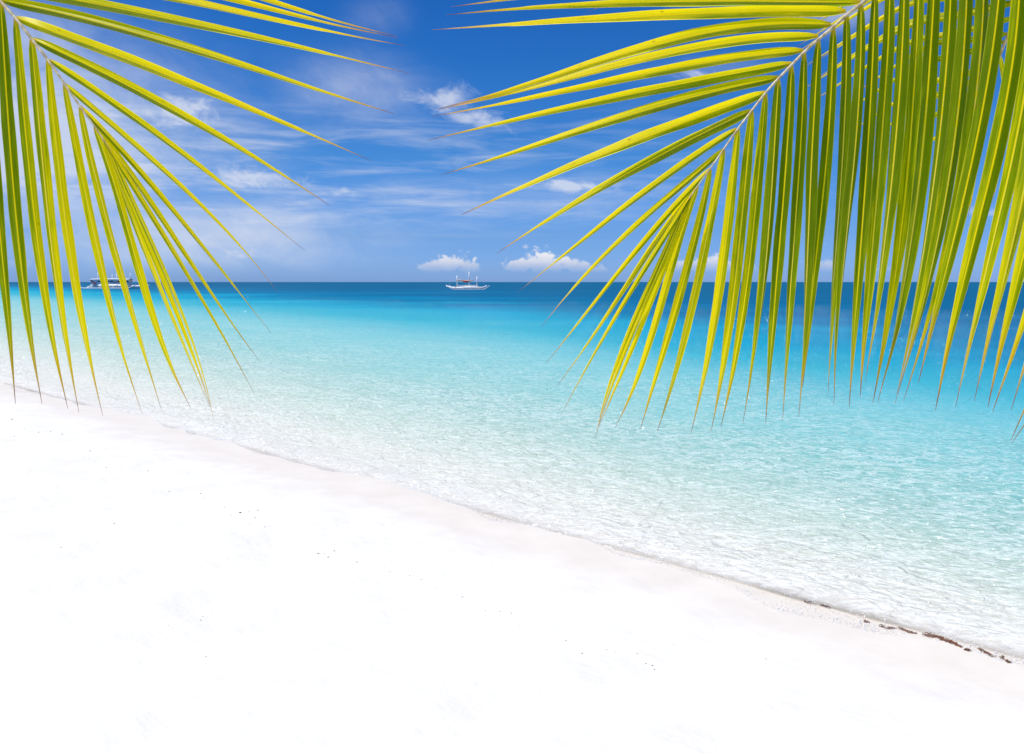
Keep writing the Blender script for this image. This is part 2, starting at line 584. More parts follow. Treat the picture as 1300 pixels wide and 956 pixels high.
def catmull(pts, n):
    P = [Vector(p) for p in pts]
    if len(P) == 2:
        return [P[0].lerp(P[1], i / (n - 1)) for i in range(n)]
    P = [P[0] * 2 - P[1]] + P + [P[-1] * 2 - P[-2]]
    segs = []
    for i in range(1, len(P) - 2):
        for k in range(12):
            t = k / 12
            a, b, c, d = P[i - 1], P[i], P[i + 1], P[i + 2]
            segs.append(0.5 * ((2 * b) + (c - a) * t + (2 * a - 5 * b + 4 * c - d) * t * t + (3 * b - a - 3 * c + d) * t ** 3))
    segs.append(P[-2])
    L = [0.0]
    for i in range(1, len(segs)): L.append(L[-1] + (segs[i] - segs[i - 1]).length)
    outp, j = [], 0
    for i in range(n):
        x = L[-1] * i / (n - 1)
        while j < len(L) - 2 and L[j + 1] < x: j += 1
        f = (x - L[j]) / max(L[j + 1] - L[j], 1e-9)
        outp.append(segs[j].lerp(segs[j + 1], min(max(f, 0), 1)))
    return outp


WPROF = [(0, .32), (.012, .50), (.035, .86), (.09, .98), (.25, 1.0), (.42, .93), (.60, .66), (.78, .36), (.90, .17), (.945, .10), (1.0, .035)]


HPROF = [(0, .30), (.02, .55), (.06, .70), (.16, .88), (.30, 1.0), (.50, 1.0), (.64, .86), (.76, .60), (.87, .30), (.94, .12), (1.0, .03)]


def prof(t, W):
    for (a, x), (b, y) in zip(W, W[1:]):
        if t <= b:
            f = (t - a) / (b - a)
            return x + (y - x) * f
    return WPROF[-1][1]


# across a leaflet: two flat blades and a narrow midrib between them, not sharing vertices, so the fold stays crisp
VS = (-1.0, -0.66, -0.33, -0.06, -0.06, 0.06, 0.06, 0.33, 0.66, 1.0)
PIECES = ((0, 3), (4, 5), (6, 9))


def leaflet(pts3, width, rnd, parent, age_sunlit, twist=(0, 0), fold=0.75, front=None, side=0.0, shape=WPROF, name="leaflet", origin=Vector((0, 0, 0))):
    """one folded leaflet: a midrib line in space with two blades falling away from it"""
    n = 40
    C = catmull(pts3, n)
    vs, fs, uvs = [], [], []
    ph = rnd.uniform(0, 6)
    wob = rnd.uniform(0.5, 1.2)
    for i, p in enumerate(C):
        t = i / (n - 1)
        T = (C[min(i + 1, n - 1)] - C[max(i - 1, 0)]).normalized()
        F = (Vector((0, 0, CAMZ - 0.1)) - p) if front is None else front
        Nn = (F - T * F.dot(T)).normalized()
        S = T.cross(Nn).normalized()
        a = twist[0] + (twist[1] - twist[0]) * t + 0.12 * math.sin(5 * t + ph) * wob
        Nn, S = Nn * math.cos(a) + S * math.sin(a), S * math.cos(a) - Nn * math.sin(a)
        hw = width * prof(t, shape) * 0.5
        fb = fold * (0.45 + 0.55 * min(1, t * 9)) * (1.0 if t < .8 else 1.15)
        for v in VS:
            b = abs(v)
            along = hw * (b ** 1.0) / max(math.cos(fb), 0.5)
            ang = fb * (0.92 + 0.12 * b)
            edge = 1 + 0.045 * b * math.sin(23 * t * wob + ph + (2 if v > 0 else 0))
            lift = 0.0004 if b < 0.1 and (VS.index(v) in (3,) or True) and len(vs) % len(VS) in (4, 5) else 0.0
            q = p + Nn * lift + S * (math.copysign(1, v) * along * math.cos(ang) * edge) - Nn * (along * math.sin(ang)) + Nn * hw * 0.25
            vs.append(q - origin)
            uvs.append((t, v))
    m = len(VS)
    for i in range(n - 1):
        for lo, hi in PIECES:
            for k in range(lo, hi):
                a = i * m + k
                fs.append((a, a + 1, a + m + 1, a + m))
    me = bpy.data.meshes.new(name)
    me.from_pydata([tuple(v) for v in vs], [], fs)
    ul = me.uv_layers.new(name="UVMap")
    for lp in me.loops:
        ul.data[lp.index].uv = uvs[lp.vertex_index]
    at = me.attributes.new("age_sunlit", "FLOAT", "POINT")
    at.data.foreach_set("value", [min(max(age_sunlit + side * (1 if v > 0 else -1) * (abs(v) > 0.1 or 0.0) + (0.0 if abs(v) > 0.1 else 0.0), 0.0), 1.0) for _ in range(n) for v in VS])  # one blade yellower, the other greener: sunlit and shaded halves painted in
    me.update()
    return link_mesh(name, me, M_LEAF, parent)


# traced leaflets of the frond: midrib points from the rachis to the tip, full width
LEFT = [   # reaching out to the left
    ([(1150, -37), (1000, -30), (820, -18), (655, -2), (601, 5), (573, 8.5)], 14, .55),
    ([(1093, 3), (1000, 3), (880, 0), (760, 4), (688, 8.5), (620, 14.5), (566, 19)], 14, .45),
    ([(1074, 14), (1020, 13), (940, 14), (835, 20), (700, 28), (610, 34.5), (548, 38)], 15, .62),
    ([(1055, 31), (1010, 29), (939, 31), (870, 47), (798, 71), (728, 88), (662, 106), (600, 126), (556, 138)], 16, .55),
    ([(1039, 45.5), (1000, 45), (960, 48), (880, 62), (798, 82), (710, 103), (640, 119), (575, 135), (556.5, 139)], 14, .60),
    ([(1020, 64), (985, 66), (925, 74), (840, 89), (746, 108), (690, 122), (651, 127), (600, 138), (548, 148)], 14, .62),
    ([(1005, 80), (970, 83), (909, 96), (840, 113), (776, 126), (700, 140), (632, 156), (580, 169), (543.5, 178)], 15, .42),
    ([(988.6, 98), (960, 102), (909, 116), (840, 134), (776, 153), (710, 175), (643, 195), (595, 212), (560, 222)], 15, .42),
    ([(972, 117), (940, 126), (894.5, 146), (850, 163), (798, 182), (745, 204), (691, 226), (635, 250), (585, 273)], 15, .60),
    ([(953.6, 140), (930, 149), (891, 171), (860, 187), (821, 203), (780, 230), (732, 258), (690, 284), (658, 302), (630, 322)], 14, .45),
    ([(935, 163), (905, 184), (865, 209), (832, 234), (798, 258), (770, 282), (739, 304), (700, 337), (657, 371)], 12, .50),
    ([(920, 188), (880, 222), (833, 266), (802, 292), (771, 316), (730, 364), (706, 395), (686, 417)], 10, .52),
    ([(902, 213), (880, 236), (861, 259), (812.6, 309), (783, 348), (754, 386), (722, 426), (693.5, 461)], 9.5, .52),
    ([(885, 236), (868, 259), (847, 287), (805.7, 346), (780, 385), (754, 425), (726, 464), (706, 492)], 9, .55),
    ([(878, 247), (866, 268), (854, 286), (805.7, 360), (780, 403), (757, 446), (735, 485), (712, 527)], 8.5, .55),
]
HANG = [   # hanging down
    ([(868, 262), (854, 301), (823, 363), (800, 412), (785, 458), (768, 512), (755.6, 558)], 7, .45),
    ([(872, 257), (856, 297), (836, 341), (819.5, 387), (797, 435), (778, 487), (759, 543)], 7.5, .55),
    ([(876, 250), (862, 297), (843, 339), (826, 380), (808, 426), (792, 470), (776, 508), (760, 542)], 8, .55),
    ([(886, 236), (868, 291), (847, 360), (832, 405), (819.5, 446), (807, 487), (797, 519), (781, 543)], 10, .55),
    ([(902, 215), (892, 266), (868, 356), (855, 400), (844, 439), (836, 467), (829, 496), (813, 545)], 11, .55),
    ([(919, 190), (906, 266), (892, 325), (880, 376), (870, 422), (862, 458), (852, 496), (834, 549)], 12, .58),
    ([(937, 163), (931, 215), (926, 273), (917, 346), (906, 405), (898, 458), (891, 495), (877, 551)], 13, .55),
    ([(954.5, 141), (947, 190), (945, 249), (939, 318), (930, 387), (921, 440), (914, 486), (903, 547)], 14, .40),
    ([(972, 119), (966, 180), (962, 239), (955, 301), (944, 387), (937, 434), (929, 482), (915, 543)], 13, .35),
    ([(988, 101), (985, 160), (980, 225), (975, 300), (966.6, 370), (961, 420), (957, 467), (943, 538)], 15, .12),
    ([(1005, 84), (1002, 160), (998, 225), (992, 300), (985.6, 370), (982, 415), (979, 457), (972, 538)], 15, .12),
    ([(1021, 67), (1020, 150), (1016, 225), (1011, 300), (1006, 387), (1003, 412), (1000, 439), (993.5, 535)], 15, .12),
    ([(1039, 51), (1037, 130), (1031, 225), (1028, 290), (1023.5, 380), (1020, 420), (1018, 456), (1014, 530)], 16, .06),
    ([(1058, 36), (1054, 130), (1047, 225), (1041, 295), (1034, 370), (1029, 420), (1024, 456), (1019, 492)], 16, .06),
    ([(1075, 19), (1071, 120), (1066, 230), (1061, 300), (1056, 360), (1054, 410), (1053, 440), (1051, 502)], 16, .10),
    ([(1093, 5), (1090, 110), (1084, 230), (1078, 290), (1072, 340), (1067, 400), (1063, 440), (1058.8, 514)], 17, .08),
    ([(1111, -9), (1107, 90), (1099, 220), (1094, 280), (1089, 340), (1085, 390), (1083, 425), (1078, 517)], 17, .10),
    ([(1130, -23), (1126, 60), (1119, 170), (1113, 250), (1102, 336), (1097, 390), (1095, 437), (1092, 504)], 17, .15),
    ([(1149, -36), (1145, 50), (1137, 160), (1129, 240), (1119, 320), (1111, 390), (1106, 425), (1098, 486)], 17, .10),
    ([(1168, -49), (1164, 50), (1156, 150), (1147, 256), (1134, 346), (1126, 395), (1120, 430), (1108, 512)], 17, .30),
    ([(1188, -62), (1184, 40), (1176, 150), (1168, 250), (1152, 346), (1143, 388), (1131, 429), (1114, 511)], 18, .12),
    ([(1208, -75), (1206, 20), (1197, 120), (1186, 230), (1172, 325), (1160, 380), (1146, 443), (1136, 514)], 18, .10),
    ([(1228, -87), (1226, 20), (1216, 120), (1204, 230), (1189, 310), (1172, 380), (1154, 445), (1140, 500)], 18, .12),
    ([(1250, -98), (1248, 10), (1240, 90), (1226, 190), (1207, 300), (1184, 380), (1160, 463), (1147, 509)], 18, .16),
    ([(1272, -110), (1270, 10), (1262, 70), (1244, 170), (1224, 260), (1200, 350), (1180, 420), (1166, 486)], 18, .14),
    ([(1292, -121), (1290, 0), (1281, 80), (1263, 220), (1240, 300), (1215, 380), (1198, 461), (1187.5, 521)], 18, .22),
    ([(1314, -132), (1312, 0), (1302, 110), (1285, 230), (1266, 295), (1246, 370), (1224, 454), (1213, 516)], 18, .22),
    ([(1336, -143), (1334, 0), (1322, 130), (1301, 240), (1284, 305), (1264, 378), (1247, 462), (1237, 509)], 18, .26),
    ([(1358, -154), (1358, 0), (1342, 160), (1320, 260), (1299, 330), (1277, 405), (1264, 468), (1254, 517)], 18, .24),
    ([(1380, -165), (1380, 10), (1360, 190), (1330, 310), (1302, 385), (1287, 437), (1273, 487), (1260, 523)], 15, .35),
    ([(1402, -176), (1400, 20), (1375, 230), (1340, 350), (1312, 420), (1296, 462), (1286, 490), (1283.5, 521)], 14, .38),
    ([(1424, -187), (1420, 60), (1385, 280), (1350, 400), (1318, 480), (1300, 512), (1290, 535), (1283.5, 559)], 13, .40),
    ([(1446, -198), (1440, 80), (1400, 320), (1360, 440), (1325, 500), (1306, 525), (1293, 545), (1285, 562)], 12, .40),
]
EXTRA = [   # the curled leaflet tip that drops in from above
    ([(1190, -62), (1060, -66), (920, -45), (830, -20), (782, 0), (762, 9), (741, 18)], 10, .60),
]
RACH = [(868, 262), (885, 237), (902, 213.5), (919, 189), (936, 164.5), (954, 141), (971, 119), (988, 100), (1005, 82.5), (1021, 66), (1039, 50), (1057, 35), (1075, 19),
        (1093, 5), (1111, -9), (1149, -36), (1188, -62), (1228, -87), (1272, -110), (1314, -132), (1358, -154), (1402, -176), (1450, -200), (1560, -260), (1700, -345)]
RW = [1.6, 2.2, 2.8, 3.4, 4.0, 4.4, 4.8, 5.2, 5.6, 6.0, 6.4, 6.8, 7.2, 7.7, 8.2, 9, 10, 11, 12, 13, 14, 15, 16, 18, 21]


def smooth_path(px, n=9):
    """cubic through both ends, least squares in between: takes the jitter out of a traced midrib"""
    P = np.array(px, float)
    d = np.concatenate([[0], np.cumsum(np.linalg.norm(np.diff(P, axis=0), axis=1))]); t = d / d[-1]
    B = np.stack([3 * t * (1 - t) ** 2, 3 * t * t * (1 - t)], 1)
    rhs = P - np.outer((1 - t) ** 3, P[0]) - np.outer(t ** 3, P[-1])
    c, *_ = np.linalg.lstsq(B, rhs, rcond=None)
    u = np.linspace(0, 1, n)
    Q = np.outer((1 - u) ** 3, P[0]) + np.outer(3 * u * (1 - u) ** 2, c[0]) + np.outer(3 * u * u * (1 - u), c[1]) + np.outer(u ** 3, P[-1])
    return [tuple(q) for q in Q]


def build_frond(mapf, D0, mirror, label, left, hang, extra, seed, visible=lambda p: True, dage=0.0):
    rnd = random.Random(seed)
    tip_w = at_depth(*mapf(*RACH[0]), D0)
    origin = at_depth(*mapf(*RACH[-1]), D0 * (1.078 - 0.42))
    root = empty("palm_frond", origin)
    tag(root, label, "palm frond")

    def depth(px):          # the rachis runs away from us towards its base
        return D0 * (1.0 + (min(px, 1180) - 868) / 260 * 0.065 - max(px - 1180, 0) / 520 * 0.42)

    def P(p, t, d_off):
        return at_depth(*mapf(*p), depth(p[0]) + d_off)

    mb = MB()
    pts = catmull([P(p, 0, 0) for p in RACH], 70)
    rr = []
    for i in range(70):
        x = i / 69 * (len(RW) - 1)
        k = min(int(x), len(RW) - 2)
        rr.append((RW[k] + (RW[k + 1] - RW[k]) * (x - k)) * 0.5 * D0 / FPX)
    L = [0.0]
    # radius follows the traced points, not the resampled arc
    mb.tube([p - origin for p in pts], [0.0012 + 0.0080 * (i / 69) ** 0.8 for i in range(70)], 10)
    mb.build("rachis", M_RACH, root, True)

    def one(entry, kind, j):
        px, w, age_sunlit = entry
        base_d = depth(px[0][0])
        px = smooth_path(px)
        n = len(px)
        if kind == "hang" and px[0][0] > 1000:      # no two leaflets hang alike
            a1, a2 = rnd.uniform(-3.2, 3.2), rnd.uniform(-2.0, 2.0)
            px = [(x + a1 * math.sin(math.pi * i / (n - 1)) + a2 * math.sin(2 * math.pi * i / (n - 1)), y) for i, (x, y) in enumerate(px)]
        jit = rnd.uniform(-0.012, 0.012)
        p3 = []
        for i, p in enumerate(px):
            t = i / (n - 1)
            if kind == "left":
                off = -0.10 * t + 0.16 * t * t + (j % 2) * 0.012 + jit * t * 3
            else:
                off = 0.03 * t - 0.10 * t * t + ((j % 3) - 1) * 0.013 * min(1, t * 4) + jit * t
            q = at_depth(*mapf(*p), base_d + off)
            p3.append(q)
        wid = rnd.uniform(.93, 1.07) * w * ((1.02 if w > 13 else 0.86) if kind == 'left' else 0.84 if w < 9 else 0.96 if w < 13 else 1.0 if px[0][0] < 1180 else 1.08) * D0 / FPX
        sg = -1 if mirror else 1
        if kind == "left":
            tw = (sg * rnd.uniform(-0.05, 0.15), sg * rnd.uniform(-0.25, 0.25))
        else:
            tw = (sg * rnd.uniform(-0.25, 0.2), sg * (rnd.uniform(-0.4, 0.5) if rnd.random() < .6 else rnd.choice([-1, 1]) * rnd.uniform(.6, 1.15)))
        leaflet(p3, wid, rnd, root, min(max(age_sunlit + dage + rnd.uniform(-.06, .06), 0), 1), tw, rnd.uniform(0.85, 1.05) if kind == 'left' else rnd.uniform(0.35, 0.6), shape=WPROF if kind == 'left' else HPROF, side=sg * (rnd.uniform(0.16, 0.26) if kind == 'left' else rnd.uniform(-0.02, 0.16)), origin=origin)

    for j, e in enumerate(left):
        if visible(e): one(e, "left", j)
    for j, e in enumerate(hang):
        if visible(e): one(e, "hang", j)
    for j, e in enumerate(extra): one(e, "left", j)
    return root


DR = 2.10
build_frond(lambda x, y: (x, y), DR, False, "large palm frond hanging across the upper right sky and sea", LEFT, HANG, EXTRA, 3)
MK = 1.167
lmap = lambda x, y: (22 + (970 - x) * MK, 22 + (y - 117) * MK)
build_frond(lmap, DR / MK, True, "smaller part of a yellow green palm frond hanging in at the upper left", LEFT, HANG[:22], [], 8,
            visible=lambda e: True, dage=0.04)

# a third frond behind the right one, seen as slivers through its gaps
FB_R = [(1246, 150), (1256, 112), (1270, 70), (1288, 22), (1310, -40), (1340, -110), (1380, -190), (1440, -290)]
far_root = empty("palm_frond", at_depth(1440, -290, 1.9))
tag(far_root, "palm frond behind the big one, glimpsed as thin yellow slivers through its gaps", "palm frond")
fo = at_depth(1440, -290, 1.9)
rnd = random.Random(5)
mb = MB()
fp = catmull([at_depth(x, y, 2.42 - 0.52 * (i / 7) ** 1.5) for i, (x, y) in enumerate(FB_R)], 40)
mb.tube([p - fo for p in fp], [0.0015 + 0.010 * i / 39 for i in range(40)], 8)
mb.build("rachis", M_RACH, far_root, True)
tips = [(1009, 61), (1001, 73), (1016, 42), (1036, 25), (1012, 118), (1026, 132), (1030, 104), (1060, 150), (1016, 88), (1036, 78), (1075, 170), (1100, 178), (1120, 190), (1150, 200), (1082, 120)]
for k, tp in enumerate(tips):
    b = fp[min(38, 3 + int(34 * k / len(tips)))] if k < 0 else None
    sl = 0.56 + 0.012 * k
    bx = 1262 + 3.2 * (k % 5)
    by = tp[1] - (bx - tp[0]) * 0.56
    by = max(by, -95)
    i = min(range(40), key=lambda q: abs((fp[q] - at_depth(bx, by, 2.45)).length))
    B = fp[i]
    Tm = at_depth((bx + tp[0]) / 2, (by + tp[1]) / 2 - 7, 2.45)
    leaflet([B, B.lerp(Tm, 0.5), Tm, at_depth(*tp, 2.50)], 8.0 * 2.45 / FPX, rnd, far_root, rnd.uniform(.25, .8), (0.2, 0.3), 0.6, origin=fo)
for pts in ([(1258, 105), (1244, 160), (1240, 205), (1229, 277)], [(1262, 95), (1252, 140), (1240, 200), (1233, 250)], [(1270, 70), (1280, 150), (1270, 210), (1260, 258)],
            [(1256, 110), (1252, 150), (1243, 195), (1231, 268)]):
    leaflet([at_depth(x, y, 2.42) for x, y in pts], 5.5 * 2.42 / FPX, rnd, far_root, 0.5, (0, 0.4), 0.6, origin=fo)

# ------------------------------------------------------------------ boats
M_WHITE = paint("white_boat_paint", (0.80, 0.80, 0.79), 0.4, 0.10, 1.2)
M_RED = paint("faded_red_tarpaulin", (0.52, 0.055, 0.040), 0.7, 0.3, 1.5)
M_TAN = paint("tan_canvas", (0.62, 0.46, 0.34), 0.8, 0.2, 1.5)
M_DARK = paint("dark_cabin_interior", (0.075, 0.09, 0.11), 0.4, 0.3, 1.0)
M_BLUE = paint("blue_hull_stripe", (0.10, 0.22, 0.36), 0.5, 0.2, 1.0)
M_BAMB = paint("pale_bamboo", (0.66, 0.62, 0.52), 0.6, 0.2, 2.0)
M_YEL = paint("yellow_flag_cloth", (0.60, 0.42, 0.04), 0.8)
M_GRN = paint("green_flag_cloth", (0.05, 0.20, 0.08), 0.8)
M_ROPE = paint("rigging_rope", (0.55, 0.54, 0.52), 0.8)


def hull_rings(stations):
    """stations: x, half beam, sheer height, keel depth"""
    rings = []
    for x, hb, sh, kl in stations:
        rings.append([(x, -hb, sh), (x, -hb * 0.92, sh * 0.45 + kl * 0.3), (x, -hb * 0.55, kl * 0.7), (x, 0, kl), (x, hb * 0.55, kl * 0.7), (x, hb * 0.92, sh * 0.45 + kl * 0.3),
                      (x, hb, sh), (x, hb * 0.8, sh - 0.06), (x, 0, sh - 0.12), (x, -hb * 0.8, sh - 0.06)])
    return rings


def outrigger(mb, x0, x1, y, z, rise, r):
    n = 22
    pts = []
    for i in range(n):
        t = i / (n - 1)
        e = abs(2 * t - 1)
        pts.append((x0 + (x1 - x0) * t, y, z + rise * max(0, (e - 0.72) / 0.28) ** 1.6))
    mb.tube(pts, r, 8)


def beam_pts(x, y1, ztop, zend, n=10):
    return [(x, y1 * (2 * i / (n - 1) - 1), ztop - (ztop - zend) * abs(2 * i / (n - 1) - 1) ** 2.2) for i in range(n)]


# sailing outrigger boat in the middle
c = on_plane(594, 367.6)
PXM = c.length / FPX if False else (c.y) / FPX      # metres per photo pixel at that distance
root = empty("outrigger_boat", (c.x, c.y, 0.0), 0.0)
tag(root, "small white outrigger boat with three bare masts and a rolled red awning", "boat")
k = PXM
mb = MB()
mb.loft(hull_rings([(-27.5 * k, .03, 5.7 * k, 5.2 * k), (-24.5 * k, .16, 4.5 * k, 3.2 * k), (-20 * k, .45, 3.5 * k, .9 * k), (-13 * k, .75, 3.3 * k, -.35), (0, .9, 4.3 * k, -.45),
                    (10 * k, .85, 4.0 * k, -.4), (17 * k, .6, 3.4 * k, -.2), (20.5 * k, .25, 3.9 * k, 1.9 * k), (24.0 * k, .04, 5.6 * k, 5.1 * k)]))
mb.build("hull", M_WHITE, root, True)
mb = MB()
mb.box((-1 * k, 0, 4.9 * k), (26 * k, 1.3, 1.2 * k))
mb.box((3 * k, 0, 5.5 * k), (16 * k, 1.1, .5 * k))
mb.build("deck_house", M_WHITE, root)
for sy in (-1, 1):
    mb = MB(); outrigger(mb, -25 * k, 27.5 * k, sy * 3.6, 0.10, 4.6 * k, 0.09)
    mb.build("outrigger", M_WHITE, root, True)
for bx in (-15.5 * k, -5 * k, 4 * k, 14 * k):
    mb = MB(); mb.tube(beam_pts(bx, 3.6, 3.6 * k, 0.25), 0.10, 8)
    mb.build("cross_beam", M_BAMB, root, True)
tops = [(-13.7 * k, 17.6 * k), (1.6 * k, 22.4 * k), (11.6 * k, 16.6 * k)]
for mx_, mt in tops:
    mb = MB(); mb.tube([(mx_, 0, 2 * k), (mx_, 0, mt * .6), (mx_, 0, mt)], [.17, .16, .12], 8)
    mb.box((mx_, 0, mt * .86), (.5, .08, .08))
    mb.build("mast", M_WHITE, root, True)
mb = MB()
for (a, az_), (b, bz_) in zip(tops, tops[1:]):
    mb.tube([(a, 0, az_ * .97), ((a + b) / 2, 0, (az_ + bz_) / 2 - .5), (b, 0, bz_ * .97)], .018, 5)
mb.tube([(-13.7 * k, 0, 16.2 * k), (-25 * k, 0, 5.8 * k)], .018, 5)
mb.tube([(11.6 * k, 0, 15 * k), (23 * k, 0, 5.8 * k)], .018, 5)
mb.build("rigging", M_ROPE, root)
mb = MB()
rings = []
for i in range(16):
    t = i / 15
    x = (-14.5 + 21 * t) * k
    rr = (.17 + .05 * math.sin(9 * t)) * (1 if .05 < t < .95 else .7)
    rings.append([(x, math.cos(a) * rr * 1.4, 11.3 * k + math.sin(a) * rr + .06 * math.sin(7 * t)) for a in [2 * math.pi * q / 8 for q in range(8)]])
mb.loft(rings)
aw = mb.build("rolled_awning", M_TAN, root, True)
mb = MB()
rings = []
for i in range(12):
    t = i / 11
    x = (-7.2 + 9.5 * t) * k
    dz = (.35 + 1.9 * math.sin(math.pi * min(1, t * 1.05)) ** .8) * k
    rings.append([(x, -.30, 11.1 * k), (x, -.34, 11.1 * k - dz * .6), (x, 0, 11.1 * k - dz), (x, .34, 11.1 * k - dz * .6), (x, .30, 11.1 * k), (x, 0, 11.25 * k)])
mb.loft(rings)
mb.build("red_cloth", M_RED, root, True)

# passenger boat on the left
c = on_plane(144, 366.2)
k = c.y / FPX
root = empty("passenger_boat", (c.x, c.y, 0.0), 0.0)
tag(root, "long white passenger outrigger boat with a roofed cabin and red trim", "boat")
mb = MB()
mb.loft(hull_rings([(-33.5 * k, .05, 1.9 * k, .5 * k), (-30 * k, .6, 2.8 * k, -.1), (-24 * k, 1.2, 5.0 * k, -.4), (-10 * k, 1.6, 5.2 * k, -.5), (8 * k, 1.6, 5.0 * k, -.5),
                    (20 * k, 1.4, 4.4 * k, -.4), (28 * k, .9, 4.0 * k, -.2), (33 * k, .45, 4.2 * k, .4 * k), (37.5 * k, .04, 4.9 * k, 3.6 * k)]))
hl = mb.build("hull", M_WHITE, root, True)
mb = MB()
for i in range(7):
    mb.box(((-20 + i * 7) * k, -1.665, 1.1 * k), (5.4 * k, .05, .8 * k))
mb.build("hull_stripe", M_BLUE, root)
mb = MB()
x0, x1 = -24.5 * k, 20 * k
mb.box(((x0 + x1) / 2, 0, 5.2 * k + .25), (x1 - x0, 2.8, .5))
mb.box((x0 + .4, 0, 8.5 * k), (.12, 2.6, 5.5 * k))
for i in range(9):
    x = x0 + .35 + (x1 - x0 - .7) * i / 8
    for y in (-1.35, 1.35):
        mb.box((x, y, 8.6 * k), (.16, .12, 5.4 * k))
mb.box(((x0 + x1) / 2 + .6, -1.30, 6.8 * k), (x1 - x0 - 1.6, .08, 2.4 * k))
mb.box(((x0 + x1) / 2, 0, 10.7 * k), (x1 - x0 - .3, 2.72, .9 * k))
mb.box((x0 + 1.3, -1.32, 8.8 * k), (1.5, .08, 3.2 * k))
mb.box((x0 + 8.2, -1.32, 8.8 * k), (1.7, .08, 3.2 * k))
cab = mb.build("cabin", M_WHITE, root)
mb = MB()
mb.box(((x0 + x1) / 2, .2, 8.9 * k), (x1 - x0 - 1.2, 2.0, 1.9 * k))
mb.build("dark_windows", M_DARK, root)
mb = MB()
n = 14
rings = []
for i in range(n):
    t = i / (n - 1)
    x = (-26.5 + 48.5 * t) * k
    z = 11.3 * k + .12 * math.sin(math.pi * t)
    rings.append([(x, -1.75, z), (x, -1.0, z + .18), (x, 0, z + .26), (x, 1.0, z + .18), (x, 1.75, z), (x, 1.7, z - .16), (x, 0, z - .05), (x, -1.7, z - .16)])
mb.loft(rings)
mb.build("roof", M_WHITE, root)
mb = MB()
mb.tube([(-25.6 * k, -1.45, 10.6 * k), (-23 * k, -1.45, 7.6 * k), (-20.5 * k, -1.45, 6.0 * k), (-18.6 * k, -1.45, 7.2 * k)], .24, 6)
mb.build("red_bow_band", M_RED, root)
for i in range(6):
    mb = MB(); mb.box(((4 + i * 2.4) * k, -1.42, (7.3 + (i % 3) * .5) * k), (1.1 * k, .10, 2.0 * k)); mb.build("red_panel", M_RED, root)
for i in range(3):
    mb = MB(); mb.box(((14 + i * 1.9) * k, -1.42, 7.5 * k), (.7 * k, .10, 2.2 * k)); mb.build("red_panel", M_RED, root)
for mx_, mt in ((-19.3 * k, 20 * k), (-1 * k, 18 * k), (4.4 * k, 19 * k), (22 * k, 19.5 * k)):
    mb = MB(); mb.tube([(mx_, 0, 5 * k), (mx_, 0, mt * .6), (mx_, 0, mt)], [.15, .14, .09], 8)
    mb.build("mast", M_WHITE, root, True)
for sy in (-1, 1):
    mb = MB(); outrigger(mb, -38.5 * k, 37 * k, sy * 5.2, .12, 4.0 * k, .17)
    mb.build("outrigger", M_WHITE, root, True)
for bx in (-22 * k, -8 * k, 8 * k, 24 * k):
    mb = MB(); mb.tube(beam_pts(bx, 5.2, 4.4 * k, .3), .12, 8)
    mb.build("cross_beam", M_BAMB, root, True)
fl = MB(); fl.tube([(23.5 * k, -.8, 4 * k), (23.5 * k, -.8, 12.6 * k)], .05, 6)
fpole = fl.build("flag_pole", M_WHITE, root)
fl = MB()
for q, zz in ((0, 11.6), (1, 10.2), (2, 8.8)):
    fl.box((22.2 * k + 2.3 * k, -.8, zz * k), (2.0 * k, .06, 1.35 * k), q)
fl.build("flag", [M_GRN, M_YEL, M_RED], root)

# ------------------------------------------------------------------ small things on the sand
m_peb, nt, out = new_mat("dark_debris")
oi = nt.nodes.new("ShaderNodeObjectInfo")
tc = nt.nodes.new("ShaderNodeTexCoord")
pnz = fbm(nt, tc.outputs["Object"], 90.0, 3)
principled(nt, out, mixc(nt, N(nt, oi.outputs["Random"]), (0.08, 0.07, 0.062), (0.38, 0.32, 0.27)), 0.8, 0.3, pnz, 0.4, 0.004)


def pebble_mesh(seed):
    rnd = random.Random(seed)
    bm = bmesh.new()
    bmesh.ops.create_icosphere(bm, subdivisions=2, radius=1.0)
    o = Vector((rnd.uniform(0, 50), rnd.uniform(0, 50), rnd.uniform(0, 50)))
    for v in bm.verts:
        f = 0.75 + 0.5 * noise.noise(v.co * 1.4 + o)
        v.co *= f
        v.co.z *= 0.45
    me = bpy.data.meshes.new("pebble")
    bm.to_mesh(me); bm.free()
    return me


PM = [pebble_mesh(i) for i in range(6)]
for me in PM:
    me.materials.append(m_peb)
    me.polygons.foreach_set("use_smooth", [True] * len(me.polygons))
sp = [(30, 205, 5), (36, 248, 4), (20, 232, 3), (98, 238, 5), (128, 236, 4), (158, 243, 6), (62, 228, 3), (228, 285, 5), (240, 314, 4), (270, 327, 4), (308, 331, 3), (212, 301, 3), (376, 336, 5), (390, 346, 3),
      (430, 388, 4), (415, 372, 3), (510, 393, 5), (520, 405, 4), (535, 411, 3), (570, 428, 5), (610, 442, 8), (632, 440, 4), (648, 454, 6), (655, 436, 4), (634, 472, 4), (672, 478, 5), (684, 476, 4),
      (587, 448, 3), (808, 546, 7), (824, 546, 4), (833, 555, 5), (849, 539, 5), (907, 567, 5), (990, 592, 4), (975, 580, 3), (1040, 601, 4), (1070, 612, 5), (1105, 632, 3), (1174, 656, 5), (1182, 674, 3),
      (1232, 690, 4), (1270, 693, 5), (290, 469, 5), (510, 715, 5), (428, 729, 3), (523, 808, 4), (155, 530, 4), (515, 706, 4), (1298, 697, 5)]
sp = [(x / 2, 430 + y / 2, s) for x, y, s in sp]
sp += [(650 + x / 2, 500 + y / 2, s) for x, y, s in ((20, 590, 4), (137, 627, 6), (178, 659, 6), (240, 650, 4), (318, 660, 5), (340, 685, 5), (356, 690, 6), (362, 700, 5), (645, 673, 4), (262, 656, 3))]
